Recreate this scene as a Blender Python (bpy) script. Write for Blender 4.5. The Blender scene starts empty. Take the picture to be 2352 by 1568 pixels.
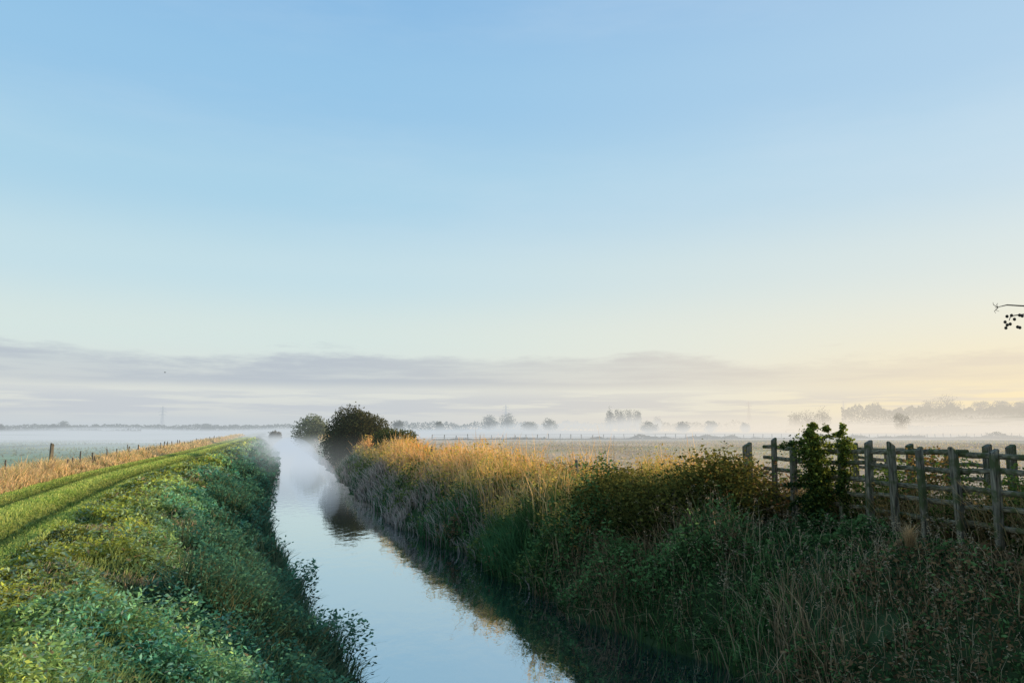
import bpy, math, numpy as np
from mathutils import Vector
rng=np.random.default_rng(11)
sc=bpy.context.scene; COL=sc.collection
sc.view_settings.view_transform='Standard'; sc.view_settings.look='None'; sc.view_settings.exposure=0
R=math.radians
H=5.2; F=1699.; HV=985.
SUNAZ=R(67); SUNEL=R(13)
def lin(c): return tuple(((v/255+.055)/1.055)**2.4 for v in c)
# ---------------- helpers
def mesh_obj(name,V,Q,mat,parent=None,Cc=None,smooth=False):
    V=np.asarray(V,dtype=np.float32).reshape(-1,3); Q=np.asarray(Q,dtype=np.int32).reshape(-1,4)
    me=bpy.data.meshes.new(name); me.vertices.add(len(V)); me.vertices.foreach_set('co',V.ravel())
    me.loops.add(Q.size); me.loops.foreach_set('vertex_index',Q.ravel())
    me.polygons.add(len(Q)); me.polygons.foreach_set('loop_start',np.arange(0,Q.size,4,dtype=np.int32))
    me.polygons.foreach_set('use_smooth',np.full(len(Q),smooth))
    me.update(calc_edges=True)
    if Cc is not None:
        a=me.color_attributes.new('Col','FLOAT_COLOR','POINT')
        c=np.ones((len(V),4),dtype=np.float32); c[:,:3]=Cc; a.data.foreach_set('color',c.ravel())
    me.materials.append(mat)
    o=bpy.data.objects.new(name,me); COL.objects.link(o)
    if parent: o.parent=parent
    return o
def tag(o,label=None,cat=None,group=None,kind=None):
    if label:o['label']=label
    if cat:o['category']=cat
    if group:o['group']=group
    if kind:o['kind']=kind
    return o
def empty(name,loc,label,cat,group=None):
    o=bpy.data.objects.new(name,None); COL.objects.link(o); o.location=loc; o.empty_display_size=.3
    return tag(o,label,cat,group)
class MB:
    def __init__(s): s.V=[];s.Q=[];s.n=0
    def add(s,V,Q):
        V=np.asarray(V,float).reshape(-1,3); Q=np.asarray(Q,int).reshape(-1,4)
        s.V.append(V); s.Q.append(Q+s.n); s.n+=len(V)
    def tube(s,P,r,k=7,squash=1.):
        P=np.asarray(P,float); r=np.broadcast_to(np.asarray(r,float),(len(P),))
        D=np.gradient(P,axis=0); D/=np.linalg.norm(D,axis=1)[:,None]+1e-9
        up=np.array([0,0,1.]) if abs(D[0,2])<.8 else np.array([1.,0,0])
        A=np.cross(D,up); A/=np.linalg.norm(A,axis=1)[:,None]; B=np.cross(A,D)
        th=np.arange(k)*2*math.pi/k
        V=P[:,None]+r[:,None,None]*(np.cos(th)[None,:,None]*A[:,None]*squash+np.sin(th)[None,:,None]*B[:,None])
        n=len(P); Q=[]
        for i in range(n-1):
            for j in range(k): Q.append((i*k+j,i*k+(j+1)%k,(i+1)*k+(j+1)%k,(i+1)*k+j))
        V=np.vstack([V.reshape(-1,3),P[0],P[-1]])
        for b,c,fl in ((0,n*k,1),((n-1)*k,n*k+1,0)):
            for j in range(0,k-1,2):
                q=(c,b+j,b+j+1,b+(j+2)%k); Q.append(q[::-1] if not fl else q)
        s.add(V,Q)
    def box(s,c,sx,sy,sz,top=0.,rot=0.,lean=(0,0)):
        x,y,z=sx/2,sy/2,sz
        b=min(sx,sy)*.12
        P=[]
        for zz,ins in ((0,0),(z-.02,0),(z,b)):
            for (a,d) in ((-x,-y+b),(-x+b,-y),(x-b,-y),(x,-y+b),(x,y-b),(x-b,y),(-x+b,y),(-x,y-b)):
                f=1-ins/max(x,y)
                P.append((a*f,d*f,zz+(top*(a/x) if zz>0 else 0)))
        P=np.array(P); P[:,0]+=P[:,2]*lean[0]; P[:,1]+=P[:,2]*lean[1]
        ca,sa=math.cos(rot),math.sin(rot)
        V=np.c_[P[:,0]*ca-P[:,1]*sa+c[0],P[:,0]*sa+P[:,1]*ca+c[1],P[:,2]+c[2]]
        Q=[(i*8+j,i*8+(j+1)%8,(i+1)*8+(j+1)%8,(i+1)*8+j) for i in range(2) for j in range(8)]
        Q+=[(16,17,18,19),(16,19,20,23),(20,21,22,23)]
        s.add(V,Q)
    def build(s,name,mat,parent=None,smooth=False):
        return mesh_obj(name,np.vstack(s.V),np.vstack(s.Q),mat,parent,None,smooth)
def nz(x,y,s=1.,ph=0.):
    x=x*s+ph; y=y*s-ph*1.7
    return (np.sin(x*1.3+1.1*np.sin(y*.9+ph))+np.sin(y*1.7+1.3*np.sin(x*.7+1))+np.sin((x+y)*2.3+ph)*.6+np.sin((x-y*1.2)*3.9)*.4)/3.
YP=[-60,0,8,15,25,45,93,160,250,500,7000]; XP=[30,7,3.7,.6,-3.6,-11.2,-25.7,-47,-76,-157,-2260]
def xc(y):
    y=np.asarray(y,float); w=2+.08*np.abs(y); r=0
    for k in (-1,-.5,0,.5,1): r=r+np.interp(y+k*w,YP,XP)
    return r/5
TP=[-400,-60,-26,-20,-17.5,-15.8,-15.1,-14.5,-13.9,-13.2,-12.6,-12.0,-11.3,-10,-8.5,-6.8,-5.3,-4.2,-3.4,2.6,3.3,4.0,5.2,7.,12.,400]
ZP=[.7,.7,.8,1.8,2.1,2.28,2.32,2.18,2.33,2.38,2.34,2.17,2.35,2.42,2.26,1.5,.7,.05,-.5,-.5,.05,.9,1.7,2.2,2.2,2.2]
def edge(y): return .28*np.sin(y*.35)+.2*np.sin(y*.93+1)+.14*np.sin(y*2.1+.4)
def rsh(y): return np.interp(y,[0,10,16,25,36,60],[1.6,1.5,1.3,.9,.5,0.])
def gz(x,y):
    x=np.asarray(x,float); y=np.asarray(y,float)
    t=x-xc(y)
    t=np.where(t>0,t-rsh(y)*np.clip((9.5-t)/4,0,1)*np.clip(t/2,0,1),t)
    te=np.where(np.abs(t)<9,t+edge(y)*np.clip((9-np.abs(t))/3,0,1),t)
    z=np.interp(te,TP,ZP)
    m=np.clip((np.abs(t)-3.6)/1.5,0,1)*np.clip((40-np.abs(t))/10,0,1)*np.where((t<-10.9)&(t>-16),.12,1)
    lb=np.clip((-t-4.)/1.5,0,1)*np.clip((t+10.6)/2.,0,1)
    z=z+(.10*nz(x,y,.8)+.07*nz(x,y,1.9,4.))*m+lb*(.22*nz(x,y,.75,2.)+.17*nz(x,y,1.7,6.))
    z=z+.5*np.exp(-(((x-11)/5.5)**2+((y-13)/10)**2))*np.clip((t-4)/3,0,1)
    return z
# ---------------- materials
def newmat(name):
    m=bpy.data.materials.new(name); m.use_nodes=True; n=m.node_tree.nodes; n.clear(); return m,n,m.node_tree.links
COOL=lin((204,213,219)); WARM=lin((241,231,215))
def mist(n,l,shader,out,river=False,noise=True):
    """mist painted into the surface as pale emission, as a function of the place: distance up the valley, height above ground"""
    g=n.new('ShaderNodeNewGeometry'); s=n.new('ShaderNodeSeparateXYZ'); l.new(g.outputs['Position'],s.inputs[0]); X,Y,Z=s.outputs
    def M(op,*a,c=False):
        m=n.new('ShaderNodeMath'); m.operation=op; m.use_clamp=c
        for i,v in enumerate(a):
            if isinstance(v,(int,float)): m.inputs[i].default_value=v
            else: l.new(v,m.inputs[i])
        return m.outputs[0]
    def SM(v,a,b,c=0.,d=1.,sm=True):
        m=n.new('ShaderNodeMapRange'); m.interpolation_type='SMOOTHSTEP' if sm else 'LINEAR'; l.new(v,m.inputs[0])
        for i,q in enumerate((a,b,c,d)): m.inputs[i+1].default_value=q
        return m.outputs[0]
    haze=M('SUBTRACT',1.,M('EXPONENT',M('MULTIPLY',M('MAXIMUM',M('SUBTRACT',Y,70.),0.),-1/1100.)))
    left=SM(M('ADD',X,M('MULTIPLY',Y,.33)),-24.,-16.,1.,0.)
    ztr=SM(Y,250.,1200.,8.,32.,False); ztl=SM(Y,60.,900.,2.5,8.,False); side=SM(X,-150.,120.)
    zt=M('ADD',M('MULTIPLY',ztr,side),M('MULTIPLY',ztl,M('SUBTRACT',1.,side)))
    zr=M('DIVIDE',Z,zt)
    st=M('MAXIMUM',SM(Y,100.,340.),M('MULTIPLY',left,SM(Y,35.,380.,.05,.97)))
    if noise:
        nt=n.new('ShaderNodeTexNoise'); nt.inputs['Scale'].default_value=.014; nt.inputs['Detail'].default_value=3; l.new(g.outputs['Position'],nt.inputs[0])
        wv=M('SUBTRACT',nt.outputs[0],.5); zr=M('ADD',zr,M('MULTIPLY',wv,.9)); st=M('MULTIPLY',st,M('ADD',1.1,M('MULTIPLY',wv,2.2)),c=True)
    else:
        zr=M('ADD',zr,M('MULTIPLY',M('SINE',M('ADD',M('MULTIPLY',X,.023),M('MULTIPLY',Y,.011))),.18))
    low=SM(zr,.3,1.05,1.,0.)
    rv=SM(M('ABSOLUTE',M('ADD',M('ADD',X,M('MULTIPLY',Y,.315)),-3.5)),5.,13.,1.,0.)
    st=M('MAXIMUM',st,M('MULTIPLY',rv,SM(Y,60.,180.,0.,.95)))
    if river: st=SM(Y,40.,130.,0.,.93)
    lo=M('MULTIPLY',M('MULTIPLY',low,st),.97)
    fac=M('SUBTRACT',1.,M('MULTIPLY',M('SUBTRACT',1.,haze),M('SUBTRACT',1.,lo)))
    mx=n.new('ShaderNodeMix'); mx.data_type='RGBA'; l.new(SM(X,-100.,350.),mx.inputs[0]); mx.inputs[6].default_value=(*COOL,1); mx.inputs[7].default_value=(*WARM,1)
    e=n.new('ShaderNodeEmission'); l.new(mx.outputs[2],e.inputs[0]); sh=n.new('ShaderNodeMixShader'); l.new(fac,sh.inputs[0]); l.new(shader,sh.inputs[1]); l.new(e.outputs[0],sh.inputs[2]); l.new(sh.outputs[0],out.inputs[0])  # surface blended toward emission in mist colour: haze painted on, no vapour
def leafmat(name,trans=.35,misty=False):
    m,n,l=newmat(name); o=n.new('ShaderNodeOutputMaterial'); a=n.new('ShaderNodeAttribute'); a.attribute_name='Col'
    d=n.new('ShaderNodeBsdfDiffuse'); t=n.new('ShaderNodeBsdfTranslucent'); x=n.new('ShaderNodeMixShader'); x.inputs[0].default_value=trans
    l.new(a.outputs[0],d.inputs[0]); l.new(a.outputs[0],t.inputs[0]); l.new(d.outputs[0],x.inputs[1]); l.new(t.outputs[0],x.inputs[2])
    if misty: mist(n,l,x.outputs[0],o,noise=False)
    else: l.new(x.outputs[0],o.inputs[0])
    return m
LEAF=leafmat('foliage',.42); LEAFM=leafmat('foliage_mist_painted',.4,True)
def solid(name,c1,c2,scale=(8,8,8),rough=.85,bump=.3,detail=6,misty=False,moss=None):
    m,n,l=newmat(name); o=n.new('ShaderNodeOutputMaterial'); p=n.new('ShaderNodeBsdfPrincipled'); p.inputs['Roughness'].default_value=rough
    p.inputs['Specular IOR Level'].default_value=.2
    tc=n.new('ShaderNodeTexCoord'); mp=n.new('ShaderNodeMapping'); mp.inputs['Scale'].default_value=scale
    t=n.new('ShaderNodeTexNoise'); t.inputs['Detail'].default_value=detail; t.inputs['Scale'].default_value=1
    r=n.new('ShaderNodeValToRGB'); r.color_ramp.elements[0].position=.35; r.color_ramp.elements[1].position=.65
    r.color_ramp.elements[0].color=(*c1,1); r.color_ramp.elements[1].color=(*c2,1)
    b=n.new('ShaderNodeBump'); b.inputs['Strength'].default_value=bump; b.inputs['Distance'].default_value=.02
    l.new(tc.outputs['Object'],mp.inputs[0]); l.new(mp.outputs[0],t.inputs[0]); l.new(t.outputs[0],r.inputs[0]); colo=r.outputs[0]
    if moss:
        t2=n.new('ShaderNodeTexNoise'); t2.inputs['Scale'].default_value=4; t2.inputs['Detail'].default_value=5; l.new(tc.outputs['Object'],t2.inputs[0])
        r2=n.new('ShaderNodeMapRange'); r2.inputs[1].default_value=.47; r2.inputs[2].default_value=.6; l.new(t2.outputs[0],r2.inputs[0])
        mx=n.new('ShaderNodeMix'); mx.data_type='RGBA'; l.new(r2.outputs[0],mx.inputs[0]); l.new(colo,mx.inputs[6]); mx.inputs[7].default_value=(*moss,1); colo=mx.outputs[2]
    l.new(colo,p.inputs['Base Color'])
    l.new(t.outputs[0],b.inputs['Height']); l.new(b.outputs[0],p.inputs['Normal'])
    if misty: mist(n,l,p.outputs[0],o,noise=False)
    else: l.new(p.outputs[0],o.inputs[0])
    return m
WOOD=solid('weathered_wood',(.05,.042,.03),(.30,.25,.17),(30,30,2.2),bump=1.,moss=(.08,.09,.035))
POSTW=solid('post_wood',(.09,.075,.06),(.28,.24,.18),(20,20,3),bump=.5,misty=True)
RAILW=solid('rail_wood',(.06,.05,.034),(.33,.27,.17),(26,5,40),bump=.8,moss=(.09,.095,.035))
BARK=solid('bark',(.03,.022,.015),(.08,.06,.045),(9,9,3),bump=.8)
BARKM=solid('bark_mist_painted',(.03,.022,.015),(.08,.06,.045),(9,9,3),bump=.2,misty=True)
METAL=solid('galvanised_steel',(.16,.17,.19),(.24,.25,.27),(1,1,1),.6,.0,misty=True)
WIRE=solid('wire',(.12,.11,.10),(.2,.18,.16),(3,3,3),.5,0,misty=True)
FEATH=solid('feathers',(.02,.02,.02),(.05,.05,.05),(20,20,20),.8,.1)
def groundmat(name):
    m,n,l=newmat(name); o=n.new('ShaderNodeOutputMaterial'); p=n.new('ShaderNodeBsdfDiffuse')
    a=n.new('ShaderNodeAttribute'); a.attribute_name='Col'; tc=n.new('ShaderNodeTexCoord')
    def no(s,d,sc3):
        mp=n.new('ShaderNodeMapping'); mp.inputs['Scale'].default_value=sc3; t=n.new('ShaderNodeTexNoise'); t.inputs['Scale'].default_value=s; t.inputs['Detail'].default_value=d
        l.new(tc.outputs['Object'],mp.inputs[0]); l.new(mp.outputs[0],t.inputs[0]); return t
    t1=no(.05,8,(1,.6,1)); t2=no(2.5,6,(1,1,1))
    mm=n.new('ShaderNodeMath'); mm.operation='ADD'; l.new(t1.outputs[0],mm.inputs[0]); l.new(t2.outputs[0],mm.inputs[1])
    mr=n.new('ShaderNodeMapRange'); mr.inputs[1].default_value=.7; mr.inputs[2].default_value=1.3; mr.inputs[3].default_value=.5; mr.inputs[4].default_value=1.5
    l.new(mm.outputs[0],mr.inputs[0]); v=n.new('ShaderNodeVectorMath'); v.operation='SCALE'; l.new(a.outputs[0],v.inputs[0]); l.new(mr.outputs[0],v.inputs['Scale'])
    l.new(v.outputs[0],p.inputs['Color'])
    b=n.new('ShaderNodeBump'); b.inputs['Strength'].default_value=.6; b.inputs['Distance'].default_value=.05; l.new(t2.outputs[0],b.inputs['Height']); l.new(b.outputs[0],p.inputs['Normal'])
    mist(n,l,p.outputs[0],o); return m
GM=groundmat('ground_soil_grass')
# ---------------- terrain
Tg=np.r_[-6000,-3000,-1500,-700,-350,-200,-120,-80,-60,-50,-42,-36,np.arange(-30,-2.9,.2),0,np.arange(2.4,26,.35),30,36,45,60,80,120,200,350,700,1500,3000,7000]
Yg=np.r_[-60,-40,-30,np.arange(-20,70,.45),np.geomspace(70,6500,130)]
TT,YY=np.meshgrid(Tg,Yg); XX=xc(YY)+TT
ZZ=gz(XX,YY)
def gridquads(ny,nx):
    i=np.arange(ny-1)[:,None]*nx+np.arange(nx-1)[None]; i=i.ravel(); return np.c_[i,i+1,i+nx+1,i+nx]
def gcol(x,y):
    t=x-xc(y); n1=nz(x,y,.05); n2=nz(x,y,.012,2.)
    L=np.array([.26,.35,.21]); Bk=np.array([.05,.075,.03]); Rf=np.array([.62,.46,.31]); Tr=np.array([.17,.23,.05]); G=np.array([.32,.24,.12])
    c=np.empty(x.shape+(3,)); c[:]=Bk
    m=(t<-19); c[m]=L; c[m]*=(1+.3*n1[m])[:,None]
    m=(t<=-15.8)&(t>=-19); c[m]=G
    m=(t<-10.9)&(t>-15.8); c[m]=Tr
    m=(t>11); c[m]=Rf; c[m]*=(1+.18*n1[m]+.12*n2[m])[:,None]
    g=m&(nz(x,y,.03,5.)+.5*nz(x,y,.2,1.)>.45); c[g]=c[g]*.6+np.array([.30,.34,.17])*.4
    return c
V=np.stack([XX,YY,ZZ],-1).reshape(-1,3)
tag(mesh_obj('ground',V,gridquads(len(Yg),len(Tg)),GM,None,gcol(V[:,0],V[:,1]),True),kind='structure')
def rutf(t,w=.36): return np.exp(-((t+14.5)/w)**2)+np.exp(-((t+12.0)/w)**2)
im=(Tg>-15.9)&(Tg<-10.7); jy=Yg<600
V=np.stack([XX,YY,ZZ+.012],-1)[jy][:,im]; ny,nx=V.shape[:2]; V=V.reshape(-1,3); tt=V[:,0]-xc(V[:,1])
cc=np.tile(np.array([.36,.40,.10]),(len(V),1)); cc=cc*(1-.55*rutf(tt,.6))[:,None]  # ruts darkened in the colour to paint their shadow stripes
tag(mesh_obj('track',V,gridquads(ny,nx),GM,None,cc,True),kind='structure')
yw=np.r_[np.arange(-40,100,2.),np.geomspace(100,6000,60)]; V=[]
for t in (-5.4,-2,2,6.6): V.append(np.c_[xc(yw)+t,yw,np.zeros_like(yw)])
V=np.stack(V,1).reshape(-1,3)
m,n,l=newmat('river_water'); o=n.new('ShaderNodeOutputMaterial'); g=n.new('ShaderNodeBsdfGlossy'); g.inputs['Roughness'].default_value=.03; g.inputs[0].default_value=(.84,.92,.97,1)
d=n.new('ShaderNodeBsdfDiffuse'); d.inputs[0].default_value=(.010,.022,.032,1); fr=n.new('ShaderNodeFresnel'); fr.inputs[0].default_value=2.6
mx=n.new('ShaderNodeMixShader'); mr=n.new('ShaderNodeMapRange'); mr.inputs[1].default_value=.1; mr.inputs[2].default_value=.6; mr.inputs[3].default_value=.6; mr.inputs[4].default_value=.97
tc=n.new('ShaderNodeTexCoord'); mp=n.new('ShaderNodeMapping'); mp.inputs['Scale'].default_value=(1.1,.55,1); tn=n.new('ShaderNodeTexNoise'); tn.inputs['Scale'].default_value=1.6; tn.inputs['Detail'].default_value=3
b=n.new('ShaderNodeBump'); b.inputs['Strength'].default_value=.2; b.inputs['Distance'].default_value=.05
l.new(tc.outputs['Object'],mp.inputs[0]); l.new(mp.outputs[0],tn.inputs[0]); l.new(tn.outputs[0],b.inputs['Height']); l.new(b.outputs[0],g.inputs['Normal'])
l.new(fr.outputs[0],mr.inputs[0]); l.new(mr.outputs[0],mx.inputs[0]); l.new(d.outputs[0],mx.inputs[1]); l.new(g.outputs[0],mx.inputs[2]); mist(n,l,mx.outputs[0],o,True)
tag(mesh_obj('river_water',V,gridquads(len(yw),4),m,None,None,True),kind='structure')
# ---------------- vegetation primitives
def blades(P,h,w,lean,ang,c0,c1):
    N=len(P); ph=rng.uniform(0,2*math.pi,N); W=np.c_[np.cos(ph),np.sin(ph),np.zeros(N)]*(w/2)[:,None]
    Ld=np.c_[np.cos(ang),np.sin(ang),np.zeros(N)]; up=np.array([0,0,1.])
    mid=P+up*(h*.58)[:,None]+Ld*(lean*h*.28)[:,None]
    tip=P+up*(h*np.sqrt(np.clip(1-lean**2*.6,.15,1)))[:,None]+Ld*(lean*h)[:,None]
    V=np.stack([P-W,P+W,mid-W*.8,mid+W*.8,tip-W*.12,tip+W*.12],1)
    b=np.arange(N)[:,None]*6; Q=np.stack([np.c_[b,b+1,b+3,b+2],np.c_[b+2,b+3,b+5,b+4]],1)
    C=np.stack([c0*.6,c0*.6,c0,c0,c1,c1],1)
    return V.reshape(-1,3),Q.reshape(-1,4),C.reshape(-1,3)
def leaves(P,s,c,up=.3,asp=.5):
    N=len(P); A=rng.normal(size=(N,3)); A[:,2]*=.5; A/=np.linalg.norm(A,axis=1)[:,None]
    B=rng.normal(size=(N,3)); B[:,2]*=(1-up); B-=A*(A*B).sum(1)[:,None]; B/=np.linalg.norm(B,axis=1)[:,None]+1e-6
    a=A*s[:,None]; bb=B*(s*asp)[:,None]
    V=np.stack([P-a,P+bb-a*.1,P+a,P-bb-a*.1],1); Q=np.arange(4*N).reshape(-1,4)
    return V.reshape(-1,3),Q,np.repeat(c,4,0)
def join(L):
    V=[];Q=[];C=[];n=0
    for v,q,c in L: V.append(v);Q.append(q+n);C.append(c);n+=len(v)
    return np.vstack(V),np.vstack(Q),np.vstack(C)
def seg(N,y0,y1,t0,t1,p=1.6):
    u=rng.random(N); y=(y0**(1-p)+u*(y1**(1-p)-y0**(1-p)))**(1/(1-p)); t=rng.uniform(t0,t1,N)
    x=xc(y)+t; return x,y,t
def mixc(a,b,f): return np.asarray(a)[None]*(1-f)[:,None]+np.asarray(b)[None]*f[:,None]
def jit(c,s=.25): return c*rng.uniform(1-s,1+s,(len(c),1))
def stuff(name,parts,label,cat,mat=None):
    V,Q,C=join(parts); return tag(mesh_obj(name,V,Q,mat or LEAFM,None,C),label,cat,kind='stuff')
parts=[]
# left bank leafy plants
NP=17000; x,y,t=seg(NP,6,190,-10.9,-4.2,1.75); kp=(nz(x,y,1.3,8.)+rng.normal(0,.2,NP))>-.36; x,y,t=x[kp],y[kp],t[kp]; NP=len(x); k=20
crest=np.clip((t+11.2)/2.6,.28,1)
hp=rng.uniform(.08,.5,NP)*np.clip(1+1.5*nz(x,y,1.1,2.),.1,2.7)*crest; rp=rng.uniform(.09,.24,NP)*(1+y/50)
X=np.repeat(x,k);Y=np.repeat(y,k);RP=np.repeat(rp,k);HP=np.repeat(hp,k)
a=rng.uniform(0,6.28,NP*k); r=np.sqrt(rng.random(NP*k)); X+=np.cos(a)*r*RP; Y+=np.sin(a)*r*RP
hh=rng.uniform(.3,1,NP*k); Z=gz(X,Y)+HP*(1-.55*r*r)*hh
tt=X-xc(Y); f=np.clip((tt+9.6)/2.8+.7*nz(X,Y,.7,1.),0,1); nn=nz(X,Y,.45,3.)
c=mixc((.46,.48,.08),(.11,.29,.16),f); c*= np.clip(1+.5*nn,.35,1.8)[:,None]; c*=(.45+.75*rng.random(NP))[np.repeat(np.arange(NP),k)][:,None]*(.15+1.1*hh)[:,None]*np.clip(.4+HP*2.3,.35,1.4)[:,None]  # crest painted sunlit yellow, frosty slope greener; low leaves darkened as shade
yb=rng.random(len(c))<.035; c[yb]=(.42,.29,.15)
fr=(rng.random(len(c))<.38)&(hh>.75); c[fr]=c[fr]*.5+np.array([.34,.52,.43])*.5
parts.append(leaves(np.c_[X,Y,Z],(.018+.0020*Y)*rng.uniform(.7,1.4,len(X)),jit(c),.5,.42))
N=60000; x,y,t=seg(N,6,220,-11.3,-4,1.7); f=np.clip((t+9.4)/3,0,1); c=jit(mixc((.44,.47,.12),(.10,.23,.13),f),.35); crest=np.clip((t+11.4)/2.6,.25,1)  # grass repeats the painted sunlit crest and cooler slope
br=(nz(x,y,.5,6.)>.25)&(t<-6.2)&(rng.random(N)<.55); c[br]=jit(np.tile([.58,.41,.24],(br.sum(),1)),.3)
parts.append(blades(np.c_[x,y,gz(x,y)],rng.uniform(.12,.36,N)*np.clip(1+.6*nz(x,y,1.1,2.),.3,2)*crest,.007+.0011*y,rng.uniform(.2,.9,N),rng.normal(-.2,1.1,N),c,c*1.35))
stuff('bank_plants',parts,'low frosty nettles and grass covering the left river bank beside the grass track','bank plants')
# left waterside sedge
parts=[];N=44000; x,y,t=seg(N,7,200,-7.4,-3.5,1.6); pn=nz(x,y,.55,5.)+.5*nz(x,y,1.7,2.); kp=(pn+rng.normal(0,.15,N))>(.05+np.clip((-5.1-t)/1.6,-.35,1)*.7); x,y,t,pn=x[kp],y[kp],t[kp],pn[kp]; N=len(x)
c=jit(mixc((.05,.12,.06),(.21,.20,.10),np.clip(rng.random(N)*1.3-.35,0,1)),.4)
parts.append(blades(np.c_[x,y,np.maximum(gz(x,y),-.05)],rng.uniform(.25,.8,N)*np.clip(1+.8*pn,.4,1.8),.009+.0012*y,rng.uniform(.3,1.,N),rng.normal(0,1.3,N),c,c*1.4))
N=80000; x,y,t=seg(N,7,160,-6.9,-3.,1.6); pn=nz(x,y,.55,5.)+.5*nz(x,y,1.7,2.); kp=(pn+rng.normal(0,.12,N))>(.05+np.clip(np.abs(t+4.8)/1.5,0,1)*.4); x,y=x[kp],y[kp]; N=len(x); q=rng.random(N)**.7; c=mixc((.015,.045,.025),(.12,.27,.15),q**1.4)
parts.append(leaves(np.c_[x,y,np.maximum(gz(x,y),0)+q*.7*np.clip(1+pn[kp],.3,1.8)],(.022+.0021*y),jit(c,.3),.4,.42))
stuff('waterside_sedge',parts,'dark green sedge and weeds overhanging the left edge of the water','sedge')
# track grass
N=80000; x,y,t=seg(N,10,260,-15.9,-10.6,1.5); rut=rutf(t,.6); kp=rng.random(N)>rut*.5; x,y,t,rut=x[kp],y[kp],t[kp],rut[kp];N=len(x)
c=jit(mixc((.38,.50,.11),(.68,.66,.20),np.clip(rng.random(N)**2+.4*nz(x,y,.9,1.),0,1)),.3)*(1-.55*rut)[:,None]  # rut blades darkened too, for the painted shadow stripes
parts=[blades(np.c_[x,y,gz(x,y)+.01],rng.uniform(.03,.12,N)*np.where(np.abs(t+13.2)<.6,1.4,1),.012+.0014*y,rng.uniform(.1,.7,N),rng.uniform(0,6.28,N),c,c*1.2)]
stuff('track_grass',parts,'short mown grass with two wheel ruts along the embankment top','track grass')
# golden grass on left fence line
N=60000; x,y,t=seg(N,24,330,-20.8,-15.9,1.5); hh=rng.uniform(.25,.9,N)*np.clip(1.1+.8*nz(x,y,.5),.3,2.2)*np.clip((-t-15.5)/1.4,.2,1)
c=jit(mixc((.84,.56,.30),(.42,.38,.15),rng.random(N)**1.5),.3)
stuff('dry_verge_grass',[blades(np.c_[x,y,gz(x,y)],hh,.012+.0013*y,rng.uniform(.1,.7,N),rng.uniform(0,6.28,N),c,c*1.3)],'golden dry grass growing around the wire fence left of the track','dry grass')
N=20000; y=rng.uniform(45,420,N); x=xc(y)-rng.uniform(22,200,N); kp=nz(x,y,.06,1.)+.5*nz(x,y,.2,3.)>-.05; x,y=x[kp],y[kp];N=len(x); c=jit(mixc((.20,.28,.13),(.32,.31,.17),rng.random(N)),.3)
stuff('meadow_grass',[blades(np.c_[x,y,gz(x,y)],rng.uniform(.15,.45,N),.05+.0016*y,rng.uniform(.1,.7,N),rng.uniform(0,6.28,N),c,c*1.2)],'rough frosty meadow grass in the misty field left of the fence','meadow grass')
# right bank reeds
P=[];N=86000; x,y,t=seg(N,24,230,3.0,10.3,1.35); cl=nz(x,y,.6,7.)+.8*nz(x,y,1.6,3.); kp=((cl+rng.normal(0,.3,N))>(-.5-.2*np.clip((t-6)/2,0,1)))&(gz(x,y)>-.12); x,y,t,cl=x[kp],y[kp],t[kp],cl[kp]; N=len(x)
f=np.clip((t-4.8)/3.0,0,1)
h=(.8+.4*f)*rng.uniform(.4,1.15,N)*np.clip(1+.8*cl,.3,2.1)
pat=nz(x,y,.3,3.)
dead=rng.random(N)<np.clip(.15+.5*np.clip((y-28)/14,0,1)+.6*pat+.2*f,0,.88)
org=np.clip(.6+1.2*nz(x,y,.45,9.),0,1)
cd_=mixc((.84,.60,.30),(.92,.44,.12),org); cd_=cd_*f[:,None]+np.array([.50,.37,.29])*(1-f)[:,None]
c=np.where(dead[:,None],cd_,mixc((.07,.15,.055),(.36,.35,.07),f)); c=jit(c,.45)
P.append(blades(np.c_[x,y,np.maximum(gz(x,y),-.05)],h,.010+.0010*y,rng.uniform(.05,.8,N),rng.normal(math.pi,1.5,N),c,c*1.35))
M=22000; x,y,t=seg(M,24,200,5.0,10.3,1.35); cl=nz(x,y,.6,7.)+.8*nz(x,y,1.6,3.); h=rng.uniform(.7,1.3,M)*np.clip(1+.8*cl,.35,2.0); c=jit(mixc((1.,.54,.16),(.55,.48,.09),rng.random(M)),.4).clip(0,1)
P.append(leaves(np.c_[x,y,gz(x,y)+h],.04+.0014*y,c,.0,.38))
M=36000; x,y,t=seg(M,24,170,3.6,9.4,1.35); cl=nz(x,y,.7,1.)+.6*nz(x,y,1.9,8.); kp=cl>.05; x,y,t,cl=x[kp],y[kp],t[kp],cl[kp]; q=rng.random(len(x))**.7; c=jit(mixc((.025,.06,.018),(.20,.22,.06),q),.4)
P.append(leaves(np.c_[x,y,np.maximum(gz(x,y),0)+q*(.6+1.0*np.clip(cl,0,1))],.035+.0016*y,c,.3,.5))
M=7000; x,y,t=seg(M,24,200,5.2,10.6,1.35); h=rng.uniform(1.0,2.0,M)*np.clip(1+.7*nz(x,y,.6,7.),.4,1.6); c=jit(mixc((.88,.60,.28),(.80,.42,.13),rng.random(M)),.3)
P.append(blades(np.c_[x,y,gz(x,y)],h,.010+.0008*y,rng.uniform(.0,.5,M),rng.uniform(0,6.28,M),c,c*1.2))
M=2600; y=rng.uniform(24.5,31,M); x=rng.uniform(3.0,7.6,M)+(y-22)*.25; kp=(nz(x,y,1.1,4.)+rng.normal(0,.3,M))>0; x,y=x[kp],y[kp]; M=len(x); h=rng.uniform(1.3,2.15,M); c=jit(mixc((.95,.50,.15),(.50,.44,.10),rng.random(M)),.35).clip(0,1)
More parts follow.
